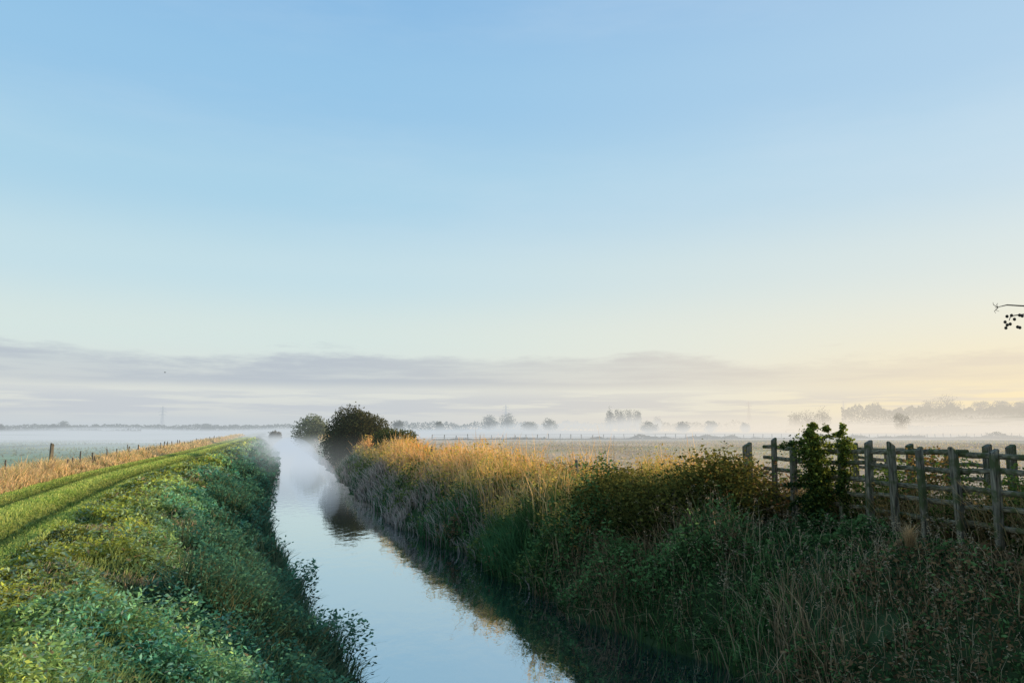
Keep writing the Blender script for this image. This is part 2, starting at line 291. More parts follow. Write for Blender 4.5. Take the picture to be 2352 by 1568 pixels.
P.append(blades(np.c_[x,y,gz(x,y)],h,np.full(M,.025),rng.uniform(.05,.6,M),rng.uniform(0,6.28,M),c*.5,c)); P.append(leaves(np.c_[x,y,gz(x,y)+h*rng.uniform(.7,.98,M)],np.full(M,.07),c,0,.4))
stuff('golden_reeds',P,'sunlit golden reeds and dry stalks along the right bank of the river','reeds')
# right foreground rough grass
parts=[];N=72000; x,y,t=seg(N,4.5,32,3.0,15,1.3); keep=((t<11.5)|(y<20))&((nz(x,y,1.2,3.)+rng.normal(0,.3,N))>-.6)&(gz(x,y)>-.12); x,y,t=x[keep],y[keep],t[keep]; N=len(x)
fen=(x>6.0)&(y>10)
n1=nz(x,y,.8,2.)+.5*nz(x,y,1.9,5.); n2=nz(x,y,.35,9.)
h=rng.uniform(.25,1.05,N)*np.clip(1+.7*n1,.25,1.85)*np.where(fen,.4,1); brown=rng.random(N)<np.clip(.32+.9*n2,0.03,.95)
c=np.where(brown[:,None],mixc((.28,.18,.095),(.52,.34,.18),rng.random(N)),mixc((.045,.12,.035),(.14,.23,.07),rng.random(N))); c=jit(c,.55)
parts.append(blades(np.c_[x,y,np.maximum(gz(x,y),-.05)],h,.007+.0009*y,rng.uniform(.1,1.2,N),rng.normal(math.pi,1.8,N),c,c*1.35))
N=260000; x,y,t=seg(N,4.5,36,3.0,12,1.3); n1=nz(x,y,.8,4.)+.7*nz(x,y,1.9,1.); brm=np.exp(-(((t-7.8)/2.1)**2+((y-22)/5.)**2)); kp=(n1+.5*brm>-.2)&~((x>6.0)&(y>10)&(rng.random(N)<.4))&(gz(x,y)>-.15); x,y,t,n1,brm=x[kp],y[kp],t[kp],n1[kp],brm[kp];N=len(x)
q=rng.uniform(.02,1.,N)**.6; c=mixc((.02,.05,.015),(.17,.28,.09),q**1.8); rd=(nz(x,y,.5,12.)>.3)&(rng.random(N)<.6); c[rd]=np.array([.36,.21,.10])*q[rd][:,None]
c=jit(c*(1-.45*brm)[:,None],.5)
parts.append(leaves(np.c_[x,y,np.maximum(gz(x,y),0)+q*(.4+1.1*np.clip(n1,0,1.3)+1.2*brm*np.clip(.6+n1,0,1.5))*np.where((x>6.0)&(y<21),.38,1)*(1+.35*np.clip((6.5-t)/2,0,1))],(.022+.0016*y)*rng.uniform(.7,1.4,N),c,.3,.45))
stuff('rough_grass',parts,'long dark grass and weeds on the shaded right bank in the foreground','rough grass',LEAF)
N=2600; x,y,t=seg(N,6,30,4.6,12,1.2); h=rng.uniform(.7,1.6,N)*np.where((x>6.)&(y>10),.5,1); c=jit(np.tile([.60,.43,.25],(N,1)),.35); g=gz(x,y); ang=rng.uniform(0,6.28,N); le=rng.uniform(.02,.8,N)
P0=np.c_[x,y,g]; parts=[blades(P0,h,np.full(N,.008)+.0003*y,le,ang,c,c)]
tip=P0+np.c_[np.cos(ang)*le*h,np.sin(ang)*le*h,h*np.sqrt(1-le**2*.6)]
T=np.repeat(tip,7,0)+rng.normal(0,.03,(N*7,3))*np.array([1,1,2.2]); parts.append(leaves(T,np.full(len(T),.03),jit(np.tile([.5,.36,.22],(len(T),1)),.3),0,.3))
stuff('seed_stalks',parts,'thin dry seed stalks standing above the dark grass of the right bank','seed stalks',LEAF)
# floating weed
N=1800; y=rng.uniform(13,75,N)**1.; side=rng.random(N)<.75; t=np.where(side,3.1+rsh(y)-np.abs(rng.normal(0,.55,N)),-3.9+np.abs(rng.normal(0,.35,N))); kp=nz(xc(y)+t,y,.8,6.)>.05; y,t=y[kp],t[kp];N=len(y)
P=np.c_[xc(y)+t,y,np.full(N,.006)]; a=rng.uniform(0,6.28,N); s=rng.uniform(.02,.06,N)+.0006*y
A=np.c_[np.cos(a),np.sin(a),np.zeros(N)]*s[:,None]; B=np.c_[-np.sin(a),np.cos(a),np.zeros(N)]*s[:,None]*.6
V=np.stack([P-A,P+B,P+A,P-B],1).reshape(-1,3)
tag(mesh_obj('floating_weed',V,np.arange(4*N).reshape(-1,4),LEAF,None,np.repeat(jit(np.tile([.09,.12,.06],(N,1)),.3),4,0)),'small leaves of weed floating along the river edges','water weed',kind='stuff')
# ---------------- trees and bushes
def crown(rx,ry,rz,zc,nl,n,ls,c_lo,c_hi,flat=0.,ragged=.12,body=.5):
    L=[]
    for i in range(nl):
        d=rng.normal(size=3); d/=np.linalg.norm(d); d*=rng.uniform(.35,.78)
        L.append((d[0]*rx,d[1]*ry,zc+d[2]*rz,rng.uniform(.22,.42)))
    L=np.array(L); i=rng.integers(0,nl,n); d=rng.normal(size=(n,3)); d/=np.linalg.norm(d,axis=1)[:,None]
    r=rng.uniform(.55,1.0,n)+np.abs(rng.normal(0,ragged,n)); s=L[i,3]*r
    P=np.c_[L[i,0]+d[:,0]*rx*s,L[i,1]+d[:,1]*ry*s,L[i,2]+d[:,2]*rz*s]
    bm=rng.random(n)<body; dd=d[bm]; q=rng.uniform(.5,.92,len(dd))*(1+.2*nz(dd[:,0]*4+nl,dd[:,1]*4+dd[:,2]*3,1.))
    P[bm]=np.c_[dd[:,0]*rx*q,dd[:,1]*ry*q,zc+dd[:,2]*rz*q]
    P[:,2]=np.where(P[:,2]<flat,flat+rng.random(n)*.6*rz*.3,P[:,2])
    f=np.clip((P[:,2]-zc+rz)/(2*rz)+.25*(P[:,0]/rx)+rng.normal(0,.2,n),0,1); lf=np.where(bm,1.,rng.uniform(.7,1.3,nl)[i])  # top and sun-facing side painted lighter, shaded lower parts darker
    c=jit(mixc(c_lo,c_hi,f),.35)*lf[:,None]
    return leaves(P,ls*rng.uniform(.6,1.4,n),c,.2,.55)
def trunkmesh(h,r,sp,zc):
    m=MB(); m.tube([(0,0,-.3),(.03*h,0,h*.35),(0,.02*h,h*.7)],[r,r*.75,r*.4],8)
    for k in range(6):
        a=k*1.05+rng.uniform(0,.6); z=h*rng.uniform(.2,.5); e=(math.cos(a)*sp*.6,math.sin(a)*sp*.6,min(z+h*.35,h*.85))
        m.tube([(0,0,z),(e[0]*.5,e[1]*.5,(z+e[2])/2+.05*h),e],[r*.5,r*.3,r*.12],6)
    return m
def tree(name,label,cat,x,y,h,w,n,ls,lo,hi,group=None,nl=12,low=.1,mat=None,z=None,ragged=.12,body=.5,flat=.05):
    z=float(gz(x,y)) if z is None else z
    o=empty(name,(x,y,z),label,cat,group)
    trunkmesh(h,max(.05,h*.03),w/2,0).build('trunk',BARKM,o,True)
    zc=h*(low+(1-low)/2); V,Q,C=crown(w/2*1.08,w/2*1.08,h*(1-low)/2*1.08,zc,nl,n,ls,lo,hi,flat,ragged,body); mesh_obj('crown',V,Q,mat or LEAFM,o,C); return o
def at(u,d): return (u-1176)/F*d
tree('hawthorn_bush','big round dark hawthorn bush with sunlit russet top, leaning over the right bank','bush',at(824,90),90,6.9,8.6,38000,.125,(.028,.06,.028),(.11,.10,.035),nl=60,low=-.18,flat=-1.3,ragged=.03,z=.8,body=.6)
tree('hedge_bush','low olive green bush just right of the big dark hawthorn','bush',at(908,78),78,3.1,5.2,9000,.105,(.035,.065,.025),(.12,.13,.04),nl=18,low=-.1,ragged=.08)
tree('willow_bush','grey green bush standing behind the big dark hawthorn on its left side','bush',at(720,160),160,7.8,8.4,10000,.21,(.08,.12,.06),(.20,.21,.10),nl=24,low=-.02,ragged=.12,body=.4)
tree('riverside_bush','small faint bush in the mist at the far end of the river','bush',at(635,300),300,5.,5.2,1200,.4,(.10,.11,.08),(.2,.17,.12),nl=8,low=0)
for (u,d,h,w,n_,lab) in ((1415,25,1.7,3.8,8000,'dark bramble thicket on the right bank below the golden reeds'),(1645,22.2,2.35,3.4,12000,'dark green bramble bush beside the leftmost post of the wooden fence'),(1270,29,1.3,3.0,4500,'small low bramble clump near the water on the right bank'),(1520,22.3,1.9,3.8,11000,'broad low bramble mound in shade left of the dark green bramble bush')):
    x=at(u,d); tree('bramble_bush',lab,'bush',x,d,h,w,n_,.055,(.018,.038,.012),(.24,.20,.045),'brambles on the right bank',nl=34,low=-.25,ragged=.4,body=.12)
# overhanging tree
o=empty('alder_tree',(9.6,8.2,float(gz(9.6,8.2))),'bare twig of an overhanging tree entering at the right edge of the sky','tree')
m=MB(); m.tube([(0,0,-.3),(.1,0,2.),(0,.1,4.2),(.1,0,6.)],[.2,.16,.1,.03],9)
bz=o.location.z
tip=np.array([(2300-1176)/F*8-9.6,8-8.2,5.2+(985-705)/F*8-bz])
m.build('trunk',BARK,o,True)
b=MB(); b.tube([(0,.05,3.2),(-2.2,0,3.9),(-3.3,-.1,tip[2]-.0),tuple(tip*np.array([.97,1,1])+np.array([0,0,.03])),tuple(tip)],[.06,.03,.012,.007,.003],6)
for q,(dx,dz) in enumerate(((.03,.05),(-.02,.06),(.0,-.06),(.04,-.04))): b.tube([tip+(.03,0,0),tip+(dx*.6,.01*q,dz*.6),tip+(dx,0,dz)],[.004,.003,.002],5)
sub=np.array([(2330-1176)/F*8-9.6,-.2,5.2+(985-735)/F*8-bz])
b.tube([(-3.6,-.15,tip[2]-.02),sub+(.02,0,.05),sub],[.008,.006,.004],5)
b.build('branch',BARK,o,True)
for q in range(11):
    cn=MB(); c=sub+np.array([rng.uniform(-.05,.13),rng.uniform(-.05,.05),rng.uniform(-.09,.06)]); cn.tube([c+(0,0,-.018),c+(0,0,-.012),c,c+(0,0,.012),c+(0,0,.018)],[.004,.013,.017,.013,.004],7)
    cn.build('cone',BARK,o,True)
V,Q,C=crown(2.2,2.4,1.8,4.6,10,2500,.07,(.03,.05,.02),(.08,.11,.03)); V[:,0]+=.6; mesh_obj('crown',V,Q,LEAF,o,C)
for i,(x,y,h,w) in enumerate(((14.5,15,4.2,4.4),(18.5,20,4.8,4.8),(22.8,25,5.3,5.0),(27.5,31,5.0,4.4))):  # unseen trees, added so their shade falls over the foreground
    tree('added_shade_tree','unseen leafy tree added outside the right edge to shade the foreground','tree',x,y,h,w,1500,.17,(.03,.05,.02),(.09,.11,.03),'added shade trees beyond the right edge',nl=14,low=.12)
# ivy
FP=[(2352,13.6),(2270,14.5),(2188,15.5),(2106,16.4),(2040,17.3),(1981,18.2),(1921,19.2),(1865,20.0),(1812,20.9),(1769,21.8)]
def ivy(u,d,z0,z1,w,n,nb,lab):
    x,y=at(u,d),d; Bz=np.linspace(.03,1,nb)+rng.normal(0,.02,nb); Bx=rng.normal(0,.3*w,nb)+.06*w*np.sin(Bz*5); By=rng.normal(0,.25*w,nb); Br=w*rng.uniform(.4,1.0,nb)*np.where(Bz>.88,.4,1)
    i=rng.integers(0,nb,n); g3=rng.normal(0,.45,(n,3)); P=np.c_[Bx[i]+g3[:,0]*Br[i],By[i]+g3[:,1]*Br[i],Bz[i]*(z1-z0)+g3[:,2]*Br[i]*.9]
    for tq in range(8):
        mq=rng.random(n)<.02; a=rng.uniform(-1,1); q=rng.random(mq.sum()); P[mq]=np.c_[a*w*.5+q*rng.choice([-1,1])*w*1.4,rng.normal(0,.03,mq.sum()),(.35+.6*rng.random())*(z1-z0)+q*rng.uniform(-.5,.25)+rng.normal(0,.04,mq.sum())]
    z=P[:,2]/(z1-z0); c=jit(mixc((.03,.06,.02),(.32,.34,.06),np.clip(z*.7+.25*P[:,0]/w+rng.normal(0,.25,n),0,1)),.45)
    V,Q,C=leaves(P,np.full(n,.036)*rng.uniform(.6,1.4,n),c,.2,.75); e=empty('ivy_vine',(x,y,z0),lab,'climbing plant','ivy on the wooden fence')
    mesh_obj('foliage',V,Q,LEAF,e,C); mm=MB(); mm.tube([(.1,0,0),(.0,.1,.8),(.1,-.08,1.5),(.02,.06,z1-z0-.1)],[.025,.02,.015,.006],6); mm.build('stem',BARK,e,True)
ivy(1866,19.7,2.5,5.22,.50,13000,38,'thick column of ivy smothering one fence post and rising above the rails')
ivy(1932,19.0,2.6,5.25,.22,3400,24,'slim shoot of ivy climbing the post just right of the thick ivy column')
# ---------------- wooden pen fence
fe=empty('wooden_fence',(8.4,18,2.6),'weathered wooden stock fence with tall slanted posts and five rails, partly overgrown','fence')
off=np.array(fe.location)
TOP=[4.78,4.80,4.79,4.78,4.86,4.92,4.92,4.9,4.88,4.90]
pts=[]
for i,(u,d) in enumerate(FP):
    x,y=at(u,d),d; pts.append((x,y)); z=float(gz(x,y))-.2; m=MB(); m.box((x-off[0],y-off[1],z-off[2]),.14+.02*(i%3),.12,TOP[i]+.03*rng.normal()-z,top=(.035 if i%2 else -.05),rot=.35+.15*rng.normal(),lean=(rng.normal(0,.02),rng.normal(0,.015))); m.build('post',WOOD,fe)
x,y=at(1711,24.2),24.2; z=2.2; m=MB(); m.box((x-off[0],y-off[1],z-off[2]),.26,.2,4.72-z,top=.06,rot=.2); tag(m.build('post',WOOD,fe),'broad separate end post with a slanted top')
pts=np.array(pts)
ext=np.vstack([pts[0]+(pts[0]-pts[1])*2.5,pts,pts[-1]+(pts[-1]-pts[-2])*.55])
for li,zr in enumerate((4.66,4.33,3.99,3.65,3.30)):
    for s0 in range(0,len(ext)-1,3):
        a=ext[s0]+np.array([.11,.03]); b2=ext[min(s0+3,len(ext)-1)]+np.array([.11,.03]); dz=rng.normal(0,.04,2); dd=(b2-a)/np.linalg.norm(b2-a)*.16
        A=np.array([a[0]-dd[0],a[1]-dd[1],zr+dz[0]])-off; B=np.array([b2[0]+dd[0],b2[1]+dd[1],zr+dz[1]])-off
        m=MB(); m.tube([A,A*.66+B*.34+(rng.normal(0,.012),0,rng.normal(0,.02)),A*.3+B*.7+(0,0,rng.normal(0,.02)),B],[.05,.06,.055,.05],8,.6); m.build('rail',RAILW,fe,True)
fb=empty('wooden_fence',(11,17,2.7),'second darker wooden fence line with broad posts behind the overgrown stock fence','fence')
off2=np.array(fb.location); RP=[(2400,15.6),(2310,17.2),(2256,18.6),(2168,20.0),(2080,21.5),(2030,23.2),(1955,24.8)]
rp=[]
for i,(u,d) in enumerate(RP):
    x,y=at(u,d),d; rp.append((x,y)); z=2.2; m=MB(); m.box((x-off2[0],y-off2[1],z-off2[2]),.19,.16,(4.84-.02*i-(.2 if i in(3,5) else 0))-z,top=.03,rot=.3); m.build('post',WOOD,fb)
rp=np.array(rp)
for zr in (4.57,4.25,3.92,3.6,3.3):
    for i in range(len(rp)-1):
        A=np.array([*rp[i],zr+rng.normal(0,.04)])-off2; B=np.array([*rp[i+1],zr+rng.normal(0,.04)])-off2; m=MB(); m.tube([A+(.12,0,0),(A+B)/2+(.12,0,rng.normal(0,.02)),B+(.12,0,0)],[.05,.055,.05],8,.6); m.build('rail',RAILW,fb,True)
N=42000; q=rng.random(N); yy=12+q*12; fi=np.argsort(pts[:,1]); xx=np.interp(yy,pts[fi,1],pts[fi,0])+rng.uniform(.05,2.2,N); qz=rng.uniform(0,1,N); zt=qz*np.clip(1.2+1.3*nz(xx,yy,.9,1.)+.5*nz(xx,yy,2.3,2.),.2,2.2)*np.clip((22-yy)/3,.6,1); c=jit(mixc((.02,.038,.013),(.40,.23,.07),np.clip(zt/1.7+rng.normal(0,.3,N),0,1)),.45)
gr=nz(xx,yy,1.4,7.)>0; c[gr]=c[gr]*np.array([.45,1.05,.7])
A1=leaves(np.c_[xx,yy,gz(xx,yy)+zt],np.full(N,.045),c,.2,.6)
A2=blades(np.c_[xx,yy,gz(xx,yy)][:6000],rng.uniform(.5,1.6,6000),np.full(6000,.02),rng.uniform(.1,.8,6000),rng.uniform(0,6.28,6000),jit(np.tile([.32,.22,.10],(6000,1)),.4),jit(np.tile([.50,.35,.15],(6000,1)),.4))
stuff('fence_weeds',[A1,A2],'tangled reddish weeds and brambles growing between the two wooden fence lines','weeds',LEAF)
N=260; x,y=at(2068,15.2),15.2; P=np.c_[x+rng.normal(0,.04,N),y+rng.normal(0,.03,N),np.full(N,float(gz(x,y))+.4)]; c=jit(np.tile([.60,.40,.20],(N,1)),.35)
V,Q,C=blades(P,rng.uniform(.2,.55,N),np.full(N,.010),rng.uniform(.1,1.1,N),rng.uniform(0,6.28,N),c,c*1.1); P0=np.array([x,y,P[0,2]]); o=mesh_obj('grass_tussock',V-P0,Q,LEAF,None,C); o.location=P0; tag(o,'pale straw coloured drooping grass tussock in front of the wooden fence','grass tuft')
# ---------------- wire fences
def wire_fence(name,label,P,hs,r,wires=(.5,.9),ends=(),var=.1):
    z=gz(P[:,0],P[:,1]); o=empty(name,(P[0,0],P[0,1],z[0]),label,'fence'); of=np.array([P[0,0],P[0,1],z[0]])
    for i in range(len(P)):
        m=MB(); hh=hs*rng.uniform(1-2*var,1+var)*(1.35 if i in ends else 1); rr=r*(1.9 if i in ends else rng.uniform(.7,1.15))
        m.box(np.array([P[i,0],P[i,1],z[i]-.1])-of,rr*2,rr*2,hh,top=rng.normal(0,.02),rot=rng.uniform(0,1),lean=(rng.normal(0,.07),rng.normal(0,.07))); m.build('post',POSTW,o)
    for w in wires:
        m=MB(); m.tube(np.c_[P,z+w*hs]-of,.008 if r<.09 else .03,4); m.build('wire',WIRE,o)
yl=np.r_[np.arange(34,100,2.0),np.arange(100,200,3.4)]; yl=yl+rng.uniform(-.8,.8,len(yl)); yl=yl[rng.random(len(yl))>.15]; PL=np.c_[xc(yl)-17.7+rng.normal(0,.15,len(yl)),yl]
wire_fence('wire_fence','long wire fence with thin leaning posts along the left side of the grass track',PL,1.48,.05,ends=(4,25),var=.16)
yr=np.array([27.5,31,35,39.5,44,50,57,65,74,84]); PR=np.c_[xc(yr)+8.6,yr]
wire_fence('wire_fence','old wire fence half buried in the golden reeds of the right bank',PR,1.7,.06)
s=np.linspace(0,1,64); PF=np.c_[-22+s*205,205+s*60]
wire_fence('wire_fence','distant line of fence posts across the far side of the brown field',PF,1.6,.10)
N=20000; s=rng.random(N); kx=nz(s*40,s*0,1.,3.)+.4*nz(s*170,s*0,1.,1.); x=-22+s*260; y=207+s*62+rng.normal(0,1.2,N); hh=np.clip(.7+1.5*kx,.15,2.8)*np.where(s<.12,.4,1); c=jit(mixc((.05,.06,.03),(.20,.15,.08),rng.random(N)),.3)
stuff('field_edge_growth',[leaves(np.c_[x,y,gz(x,y)+rng.random(N)*hh],np.full(N,.33),c,.2,.5)],'ragged dark growth along the far fence line of the brown field','rough growth')
N=16000; y=rng.uniform(30,200,N)**1.; x=xc(y)+10+rng.random(N)*1.3*y*.7; c=jit(mixc((.72,.53,.36),(.44,.44,.22),rng.random(N)),.3)
stuff('stubble',[blades(np.c_[x,y,gz(x,y)],rng.uniform(.08,.2,N),.03+.0012*y,rng.uniform(.1,.7,N),rng.uniform(0,6.28,N),c,c*1.15)],'pale stubble and thin grass over the flat brown field on the right','stubble')
# ---------------- hills and distant trees
hx=np.linspace(100,2600,60); hy=np.linspace(950,2600,30); HX,HY=np.meshgrid(hx,hy)
def hillz(x,y):
    a=(x/y); return -3+44*np.clip((a-.32)/.36,0,1)**1.2*np.exp(-((y-1500)/430)**2)+8*np.clip((a-.1)/.3,0,1)*np.exp(-((y-1500)/400)**2)
V=np.stack([HX,HY,hillz(HX,HY)],-1).reshape(-1,3)
tag(mesh_obj('hills',V,gridquads(30,60),GM,None,np.tile([.10,.13,.07],(len(V),1)),True),kind='structure')
DL=(.045,.06,.045);DH=(.10,.11,.07)
far=[(917,500,963,30,'small round tree low in the mist just right of the hedge bush'),
(1010,450,967,21,'lone dark round bush in the mist above the far fence'),
(1123,800,950,38,'left one of two broad round misty trees below the middle pylon'),
(1166,820,948,42,'right one of two broad round misty trees below the middle pylon'),
(1215,620,967,44,'flat wide bush in the mist right of the two round trees'),
(1262,640,961,40,'dome shaped misty bush midway between the round trees and the tall clump'),
(1400,700,941,24,'leftmost tree of the tall misty clump'),
(1419,700,937,27,'second tree from the left of the tall misty clump'),
(1440,710,938,28,'third tree from the left of the tall misty clump'),
(1461,700,940,24,'rightmost tree of the tall misty clump'),
(1508,760,954,22,'slim tree just right of the tall misty clump'),
(1490,520,970,44,'low flat bush in the mist under the tall clump'),
(1565,520,969,36,'low flat bush in the mist right of the slim tree'),
(1630,540,965,32,'low rounded bush in the mist left of the right-hand pylon'),
(1708,520,970,24,'small low bush in the mist under the right-hand pylon'),
(1822,1000,944,34,'leftmost tree of the hazy wooded rise behind the ivy column'),
(1850,1000,938,40,'middle tree of the hazy wooded rise behind the ivy column'),
(1885,1010,936,44,'rightmost tree of the hazy wooded rise behind the ivy column'),
(2066,600,946,38,'dark bush standing clear of the mist in front of the ridge'),
(2008,1300,924,44,'domed tree at the left end of the wooded ridge'),
(2132,1300,916,40,'tree on the ridge just left of the tallest one'),
(2173,1300,903,58,'tallest broad tree standing out on the ridge skyline'),
(2250,1300,921,44,'hazy ridge tree just right of the tallest one'),
(2296,1320,919,38,'hazy ridge tree second from the right edge'),
(2338,1300,922,44,'hazy ridge tree at the right edge of the view'),
(152,900,965,30,'highest rounded tree of the left horizon tree line'),
(128,900,973,24,'lower tree directly left of the highest one on the left horizon'),
(6,800,972,26,'tree at the very left edge on the horizon'),
(225,900,973,22,'small tree between the highest left tree and the left pylon'),
(480,1000,972,30,'small domed tree on the horizon right of the left pylon')]
for u,d,vt,wpx,lab in far:
    x=at(u,d); w=wpx/F*d; topz=5.2+(985-vt)/F*d
    bz=float(hillz(x,d)) if (d>950 and x>100) else float(gz(x,d)); bz=max(bz,.5)
    h=max(topz-bz,4.)
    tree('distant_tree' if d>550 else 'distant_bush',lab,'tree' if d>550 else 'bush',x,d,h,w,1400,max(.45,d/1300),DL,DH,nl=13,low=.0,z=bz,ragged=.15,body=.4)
def wood(name,u0,u1,d0,d1,v0,amp,n,lab,zf=None,ph=0.):
    u=rng.uniform(u0,u1,n); d=rng.uniform(d0,d1,n); x=at(u,d); top=5.2+(985-(v0+amp*(nz(u*.05,u*0,1.,ph)+.6*nz(u*.21,u*0,1.,ph)+.4*nz(u*.6,u*0,1.,ph))))/F*d
    b=np.where(x>100,np.maximum(hillz(x,d),1.),1.) if zf else np.full(n,1.); z=b+(np.maximum(top-b,3))*rng.random(n)**.7
    c=jit(mixc(DL,DH,rng.random(n)),.3); stuff(name,[leaves(np.c_[x,d,z],np.full(n,1.)*d/700,c,.2,.6)],lab,'woodland')
wood('woodland',-200,700,950,1050,976,3,9000,'low continuous line of distant trees along the left horizon')
wood('hedge_row',-200,330,600,640,986,2,3500,'thin darker hedge at the foot of the left horizon tree line',ph=4)
wood('hedge_row',900,1800,850,950,970,6,7000,'faint misty hedges across the middle of the horizon',ph=2)
wood('woodland',1930,2500,1150,1350,937,9,13000,'hazy woodland covering the long ridge on the right horizon',1,ph=1.)
wood('hedge_row',2080,2500,420,450,976,4,4500,'misty hedge below the ridge at the right side of the field',ph=6)
# ---------------- pylons
def pylon_body():
    m=MB(); hb=[(0,4.2),(14,2.6),(28,1.3),(46,.35)]
    for sx in(-1,1):
        for sy in(-1,1): m.tube([(sx*w,sy*w,z) for z,w in hb],.32,4)
    zs=np.linspace(0,44,12)
    for i in range(11):
        w0=np.interp(zs[i],[a for a,_ in hb],[b for _,b in hb]); w1=np.interp(zs[i+1],[a for a,_ in hb],[b for _,b in hb])
        for sy in(-1,1):
            m.tube([(-w0,sy*w0,zs[i]),(w1,sy*w1,zs[i+1])],.18,4); m.tube([(w0,sy*w0,zs[i]),(-w1,sy*w1,zs[i+1])],.18,4)
    return m
def arm(z,L):
    m=MB()
    for s in(-1,1):
        m.tube([(0,0,z),(s*L,0,z)],.25,4); m.tube([(0,0,z+2.2),(s*L,0,z)],.2,4); m.tube([(s*L,0,z),(s*L,0,z-2.4)],.22,4)
    return m
py0=None
for u,d,vt,lab in ((377,1480,933,'lattice pylon on the left horizon beyond the meadow'),(805,1900,929,'faint pylon rising just above the big dark hawthorn bush'),(1162,1600,930,'faint pylon above the two broad round misty trees'),(1718,1700,922,'faint pylon on the horizon left of the wooded rise'),(1935,1900,920,'faint pylon at the left end of the wooded ridge')):
    hh=5.2+(985-vt)/F*d; loc=(at(u,d),d,hh-46.)
    if py0 is None:
        py0=empty('electricity_pylon',loc,lab,'pylon','pylons on the horizon'); kids=[pylon_body().build('tower',METAL,py0),arm(29,6.5).build('crossarm',METAL,py0),arm(35,8).build('crossarm',METAL,py0),arm(41,6).build('crossarm',METAL,py0)]
    else:
        r=py0.copy(); COL.objects.link(r); r.location=loc; r['label']=lab; r.rotation_euler[2]=.2
        for k in kids: c=k.copy(); COL.objects.link(c); c.parent=r
# bird
d=120; m=MB(); m.tube([(-.14,0,0),(-.08,0,.01),(0,0,.02),(.09,0,.015),(.14,0,.02),(.18,0,.01)],[.01,.035,.05,.035,.028,.004],8)
o=m.build('bird',FEATH,None,True)
o.location=(at(377,d),d,5.2+(985-856)/F*d); tag(o,'tiny dark bird flying high above the left pylon','bird')
for s in(-1,1):
    w=MB(); w.add([(-.05,s*.03,.03),(.06,s*.03,.03),(.05,s*.2,.1),(-.03,s*.22,.1)],[(0,1,2,3)]); w.add([(-.03,s*.22,.1),(.05,s*.2,.1),(.0,s*.38,.04),(-.03,s*.38,.04)],[(0,1,2,3)]); w.build('wing',FEATH,o)
# ---------------- river steam
def steammat(dens,colr):
    m,n,l=newmat('river_steam'); o=n.new('ShaderNodeOutputMaterial'); a=n.new('ShaderNodeVolumeAbsorption'); a.inputs[0].default_value=(0,0,0,1); a.inputs[1].default_value=dens
    e=n.new('ShaderNodeEmission'); e.inputs[0].default_value=(*colr,1); e.inputs[1].default_value=dens; ad=n.new('ShaderNodeAddShader'); l.new(a.outputs[0],ad.inputs[0]); l.new(e.outputs[0],ad.inputs[1]); l.new(ad.outputs[0],o.inputs['Volume']); return m  # steam emits skylight colour itself, in place of scattered light
SM_=steammat(.013,lin((196,210,224)))
def steam(y,tx,rx,ry,rz,lab,zc=.4):
    V=[];Q=[];na,nb=28,10
    for i in range(nb+1):
        ph=-math.pi/2+math.pi*(.01+.98*i/nb)
        for j in range(na): th=2*math.pi*j/na; V.append((math.cos(ph)*math.cos(th)*rx,math.cos(ph)*math.sin(th)*ry,math.sin(ph)*rz))
    for i in range(nb):
        for j in range(na): Q.append((i*na+j,i*na+(j+1)%na,(i+1)*na+(j+1)%na,(i+1)*na+j))
    n0=len(V); V+=[(0,0,-rz),(0,0,rz)]
    for j in range(0,na,2): Q.append((n0,(j+2)%na,j+1,j)); b=nb*na; Q.append((n0+1,b+j,b+j+1,b+(j+2)%na))
    o=mesh_obj('river_steam',V,Q,SM_); o.location=(float(xc(y))+tx,y,zc); o.rotation_euler[2]=math.atan(.31); return tag(o,lab,'mist',kind='stuff')
steam(150,-.4,4.2,75,3.2,'thin steam drifting over the far reach of the river')
steam(84,.4,2.2,34,2.2,'wisp of steam beside the hawthorn on the river')
# ---------------- world
w=bpy.data.worlds.new("World"); sc.world=w; w.use_nodes=True; n=w.node_tree.nodes; l=w.node_tree.links; n.clear()
out=n.new('ShaderNodeOutputWorld'); bg=n.new('ShaderNodeBackground'); bg.inputs[1].default_value=.12
sky=n.new('ShaderNodeTexSky'); sky.sky_type='NISHITA'; sky.sun_disc=False; sky.sun_elevation=SUNEL; sky.sun_rotation=SUNAZ; sky.dust_density=1.2
tc=n.new('ShaderNodeTexCoord'); sp=n.new('ShaderNodeSeparateXYZ'); l.new(tc.outputs['Generated'],sp.inputs[0])
rp_=n.new('ShaderNodeValToRGB'); cr=rp_.color_ramp; cr.interpolation='EASE'
st=[(0,(208,213,216)),(.05,(222,226,222)),(.12,(217,232,229)),(.2,(199,226,235)),(.3,(174,214,236)),(.42,(154,201,235)),(.54,(139,189,231)),(.9,(95,150,210))]
cr.elements[0].position=0; cr.elements[0].color=(*lin(st[0][1]),1); cr.elements[1].position=.9; cr.elements[1].color=(*lin(st[-1][1]),1)
for p,c in st[1:-1]: e=cr.elements.new(p); e.color=(*lin(c),1)
l.new(sp.outputs[2],rp_.inputs[0])
def math_(op,a,b=None,c=False):
    m=n.new('ShaderNodeMath'); m.operation=op; m.use_clamp=c
    for i,v in enumerate((a,b)):
        if v is None: continue
        if isinstance(v,(int,float)): m.inputs[i].default_value=v
        else: l.new(v,m.inputs[i])
    return m.outputs[0]
def mrange(v,a,b,c=0,d=1,smooth=True):
    m=n.new('ShaderNodeMapRange'); m.interpolation_type='SMOOTHSTEP' if smooth else 'LINEAR'; l.new(v,m.inputs[0])
    for i,q in enumerate((a,b,c,d)): m.inputs[i+1].default_value=q
    return m.outputs[0]
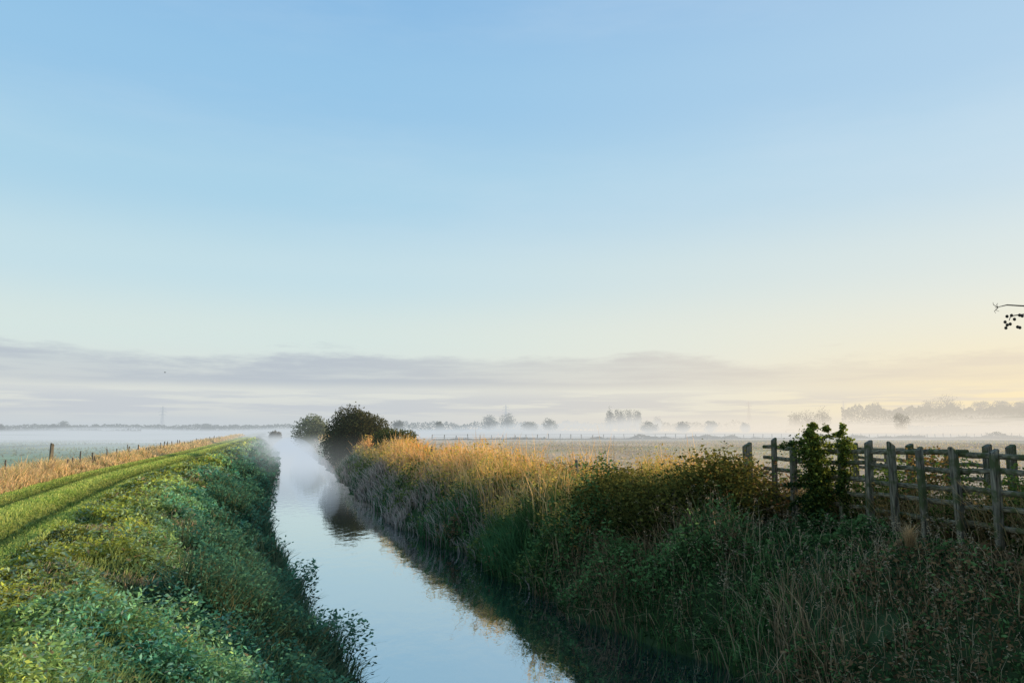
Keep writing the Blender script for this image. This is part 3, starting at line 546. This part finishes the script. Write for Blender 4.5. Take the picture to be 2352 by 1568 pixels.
def mixn(f,a,b):
    m=n.new('ShaderNodeMix'); m.data_type='RGBA'
    if isinstance(f,(int,float)): m.inputs[0].default_value=f
    else: l.new(f,m.inputs[0])
    for i,v in ((6,a),(7,b)):
        if isinstance(v,tuple): m.inputs[i].default_value=(*v,1)
        else: l.new(v,m.inputs[i])
    return m.outputs[2]
dt=n.new('ShaderNodeVectorMath'); dt.operation='DOT_PRODUCT'; l.new(tc.outputs['Generated'],dt.inputs[0]); dt.inputs[1].default_value=(math.sin(SUNAZ),math.cos(SUNAZ),0)
wm=mrange(dt.outputs['Value'],.1,1.0); zf=mrange(sp.outputs[2],.0,.36,1,0)
col=mixn(math_('MULTIPLY',math_('MULTIPLY',wm,zf),.85),rp_.outputs[0],lin((255,239,202)))
col=mixn(math_('MULTIPLY',wm,.3),col,lin((228,235,240)))
glow=math_('MULTIPLY',mrange(dt.outputs['Value'],.55,.98),mrange(sp.outputs[2],.02,.17,1,0)); col=mixn(math_('MULTIPLY',glow,.75),col,lin((255,230,174)))
def cloud(scale,zs,off,th0,th1,det=8,rg=.58):
    mp=n.new('ShaderNodeMapping'); mp.inputs['Scale'].default_value=(1,1,zs); mp.inputs['Location'].default_value=(off,off*.7,0); l.new(tc.outputs['Generated'],mp.inputs[0])
    t=n.new('ShaderNodeTexNoise'); t.inputs['Scale'].default_value=scale; t.inputs['Detail'].default_value=det; t.inputs['Roughness'].default_value=rg; l.new(mp.outputs[0],t.inputs[0]); return t.outputs[0],mrange(t.outputs[0],th0,th1)
raw,_=cloud(4.2,5,1.3,.3,.6,10,.62); top=math_('ADD',math_('MULTIPLY',raw,.10),.049)
body=math_('MULTIPLY',mrange(sp.outputs[2],.046,.064),mrange(math_('SUBTRACT',top,sp.outputs[2]),-.003,.016))
_,str_=cloud(5,12,2.2,.34,.60); body=math_('MULTIPLY',body,math_('ADD',math_('MULTIPLY',str_,.45),.5))
cc=mixn(wm,lin((188,197,207)),lin((228,214,196)))
col=mixn(math_('MULTIPLY',body,math_('SUBTRACT',1.,math_('MULTIPLY',wm,.3))),col,cc)
band2=math_('MULTIPLY',mrange(sp.outputs[2],.005,.02),mrange(sp.outputs[2],.035,.06,1,0)); _,n2=cloud(6,16,4.1,.42,.58)
col=mixn(math_('MULTIPLY',math_('MULTIPLY',band2,n2),.85),col,mixn(wm,lin((199,206,214)),lin((230,219,203))))
_,n3=cloud(1.6,5,7.7,.40,.8); col=mixn(math_('MULTIPLY',math_('MULTIPLY',n3,mrange(sp.outputs[2],.1,.3)),.3),col,lin((215,230,242)))
col=mixn(mrange(sp.outputs[2],.0,.028,.97,0),col,mixn(mrange(dt.outputs['Value'],0.,.85),COOL,WARM))
sc1=n.new('ShaderNodeVectorMath'); sc1.operation='SCALE'; l.new(col,sc1.inputs[0]); sc1.inputs['Scale'].default_value=1/.12
fin=mixn(.06,sc1.outputs[0],sky.outputs[0]); l.new(fin,bg.inputs[0]); l.new(bg.outputs[0],out.inputs[0])
sd=bpy.data.lights.new('sun','SUN'); sd.energy=5; sd.angle=R(.5); sd.color=(1,.80,.53); so=bpy.data.objects.new('sun',sd); COL.objects.link(so)
S=Vector((math.cos(SUNEL)*math.sin(SUNAZ),math.cos(SUNEL)*math.cos(SUNAZ),math.sin(SUNEL))); so.rotation_euler=S.to_track_quat('Z','Y').to_euler(); so.location=(30,20,30)
cd=bpy.data.cameras.new('camera'); cd.lens=26; cd.sensor_width=36; cd.clip_end=20000; cd.clip_start=.1; co=bpy.data.objects.new('camera',cd); COL.objects.link(co)
co.location=(0,0,H); co.rotation_euler=(R(90)+math.atan((HV-784)/F),0,0); sc.camera=co
